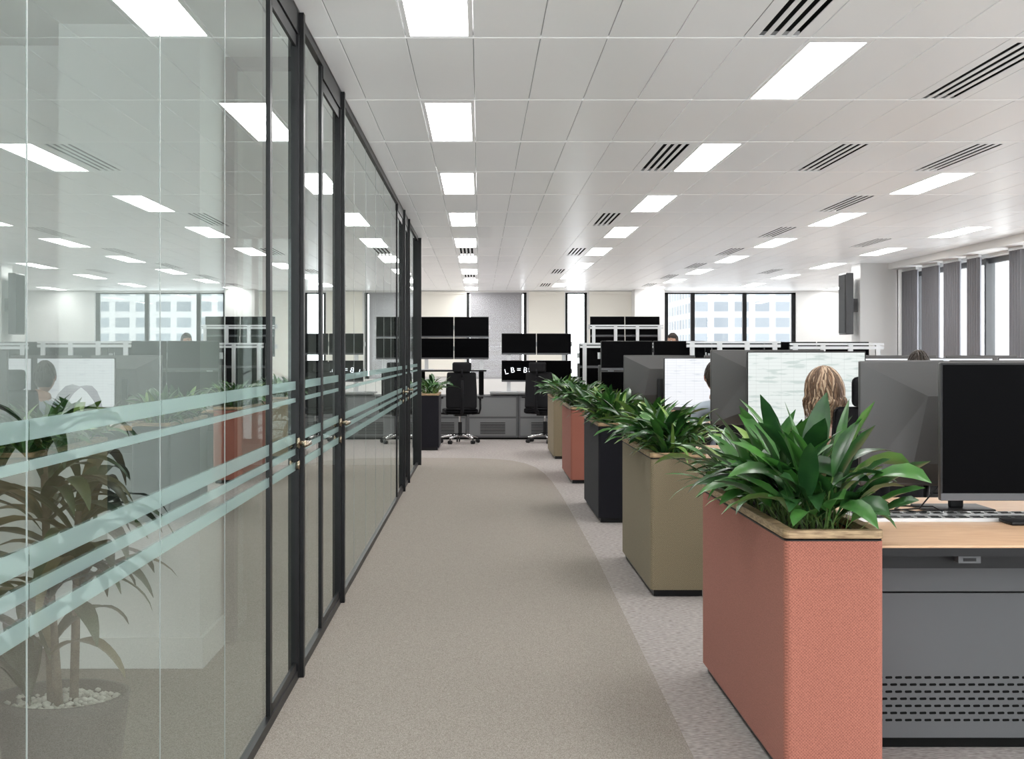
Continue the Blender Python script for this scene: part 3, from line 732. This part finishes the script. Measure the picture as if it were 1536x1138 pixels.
    for v in bm.verts:
        p=hf(v.co); k=1.07; vs.append(Vector((p.x*k,p.y*k if v.co.y<0 else v.co.y*.097*k,p.z*(1.05 if v.co.z>0 else 1.0))))
    mb.add(vs,[tuple(v.index for v in f.verts) for f in bm.faces],0,True,mt); bm.free()
    if hair=='long':
        for k in range(420):
            az=rr_.uniform(-math.pi,math.pi)
            if abs(az-math.pi/2)<.75: continue
            pts=[];rs=[]; st0=rr_.uniform(.02,.5); k2=rr_.uniform(1.06,1.18); Ln=rr_.uniform(.07,.17); c,s=math.cos(az),math.sin(az)
            wv=rr_.uniform(.0,.012); wp=rr_.uniform(0,6)
            for i in range(8):
                th=st0+(1.75-st0)*i/7; a2=az+.12*math.sin(wp+i*.8); pts.append((.080*k2*math.sin(th)*math.cos(a2)-.008*math.cos(th),.100*k2*math.sin(th)*math.sin(a2),.119*k2*math.cos(th))); rs.append(.003+.003*min(1,i/3))
            q=pts[-1]; fl=rr_.uniform(-.25,.15)
            for i in range(1,7):
                u=i/6; f=1+.12*math.sin(u*2.4)+fl*u*u-.2*u*u; pts.append((q[0]*f+wv*math.sin(wp+u*6),q[1]*f+wv*math.cos(wp+u*6),q[2]-Ln*u)); rs.append(.006*(1-.8*u))
            mb.tube(pts,rs,5,rr_.choice([0,0,1,1,2]),flat=.6,mtx=mt)
    else:
        for k in range(240):
            az=rr_.uniform(-math.pi,math.pi); th=rr_.uniform(0,1.35 if math.sin(az)<.3 else .75); c,s=math.cos(az),math.sin(az); k1=1.07; p=[]
            for i in range(4):
                t=th+i*.16; p.append((.077*k1*math.sin(t)*c,.098*k1*math.sin(t)*s,.121*(k1+.012*math.sin(i*1.5))*math.cos(t)))
            mb.tube(p,[.005,.006,.005,.002],5,0,mtx=mt)
    mk('hair',mb,hmat,parent=r)
    return r
person('seated_woman',(1.865,7.02,0),0,'sit',M_floral,'long',[M_bl1,M_bl2,M_bl3],lean=-.13,headyaw=.6,sc=.955)
person('seated_man',(1.865,10.32,0),0,'sit',M_bshirt,'short',lean=-.12,headyaw=.1,sc=.97)
person('seated_man',(3.32,10.3,0),0,'sit',M_dshirt,'short',sc=1.03)
person('standing_woman',(wx(1012,20.4),20.5,0),2.4,'stand',M_dshirt,'short',sc=.95)

# ------------------------------------------------------------ desk items
def keyboard(x,y,z,rz=0):
    mb=MB(); mb.rbox((0,0,.009),(.43,.13,.014),.005,0,seg=2)
    for j in range(5):
        for i in range(15): mb.box(-.205+i*.0275,-.205+i*.0275+.023,-.055+j*.0225,-.055+j*.0225+.018,.016,.021,1)
    mk('keyboard',mb,[M_plas,M_steel],loc=(x,y,z),rz=rz)
keyboard(2.35,4.5,DZ); keyboard(1.95,7.75,DZ,.05); keyboard(1.8,11.05,DZ)
mb=MB(); mb.lathe([(0,0),(.036,0),(.04,.01),(.04,.09),(.036,.09),(.035,.012),(0,.01)]); mb.tube([(.038,0,.075),(.065,0,.07),(.068,0,.04),(.04,0,.022)],.006,8)
cm=mb.mesh('coffee_mug',[M_dshirt]); put('coffee_mug',cm,(1.42,7.75,DZ+.001)); put('coffee_mug',cm,(1.45,11.1,DZ+.001))
mb=MB(); mb.tube([(1.66,5.05,DZ+.018),(1.60,5.0,DZ+.02),(1.55,5.1,DZ+.02),(1.6,5.2,DZ+.02),(1.72,5.18,DZ+.02),(1.7,5.02,DZ+.02)],.003,6); mk('power_cable',mb,[M_plas])
# ------------------------------------------------------------ exterior
def bld(x0,x1,y0,y1,z0,z1,m):
    mb=MB(); mb.box(-(x1-x0)/2,(x1-x0)/2,-(y1-y0)/2,(y1-y0)/2,0,z1-z0); 
    mb.box(-(x1-x0)/2-.3,(x1-x0)/2+.3,-(y1-y0)/2-.3,(y1-y0)/2+.3,z1-z0,z1-z0+.6)
    mk('office_building',mb,[m],loc=((x0+x1)/2,(y0+y1)/2,z0))
bld(9.5,30,60,75,-20,14,M_fac1); bld(-30,-4.5,55,70,-20,20,M_fac2)

# ------------------------------------------------------------ world, camera
w=bpy.data.worlds.new('overcast_sky'); scene.world=w; w.use_nodes=True; bg=w.node_tree.nodes['Background']
bg.inputs['Color'].default_value=(.94,.97,1,1); bg.inputs['Strength'].default_value=4.8
cam=bpy.data.cameras.new('camera'); co=bpy.data.objects.new('camera',cam); COL.objects.link(co)
co.location=(0,0,H); co.rotation_euler=(math.pi/2,0,0); cam.sensor_width=36; cam.lens=36*F/1536
cam.shift_x=48/1536; cam.shift_y=-37/1536; cam.clip_end=300
scene.camera=co
scene.view_settings.view_transform='Standard'
scene.view_settings.exposure=.36
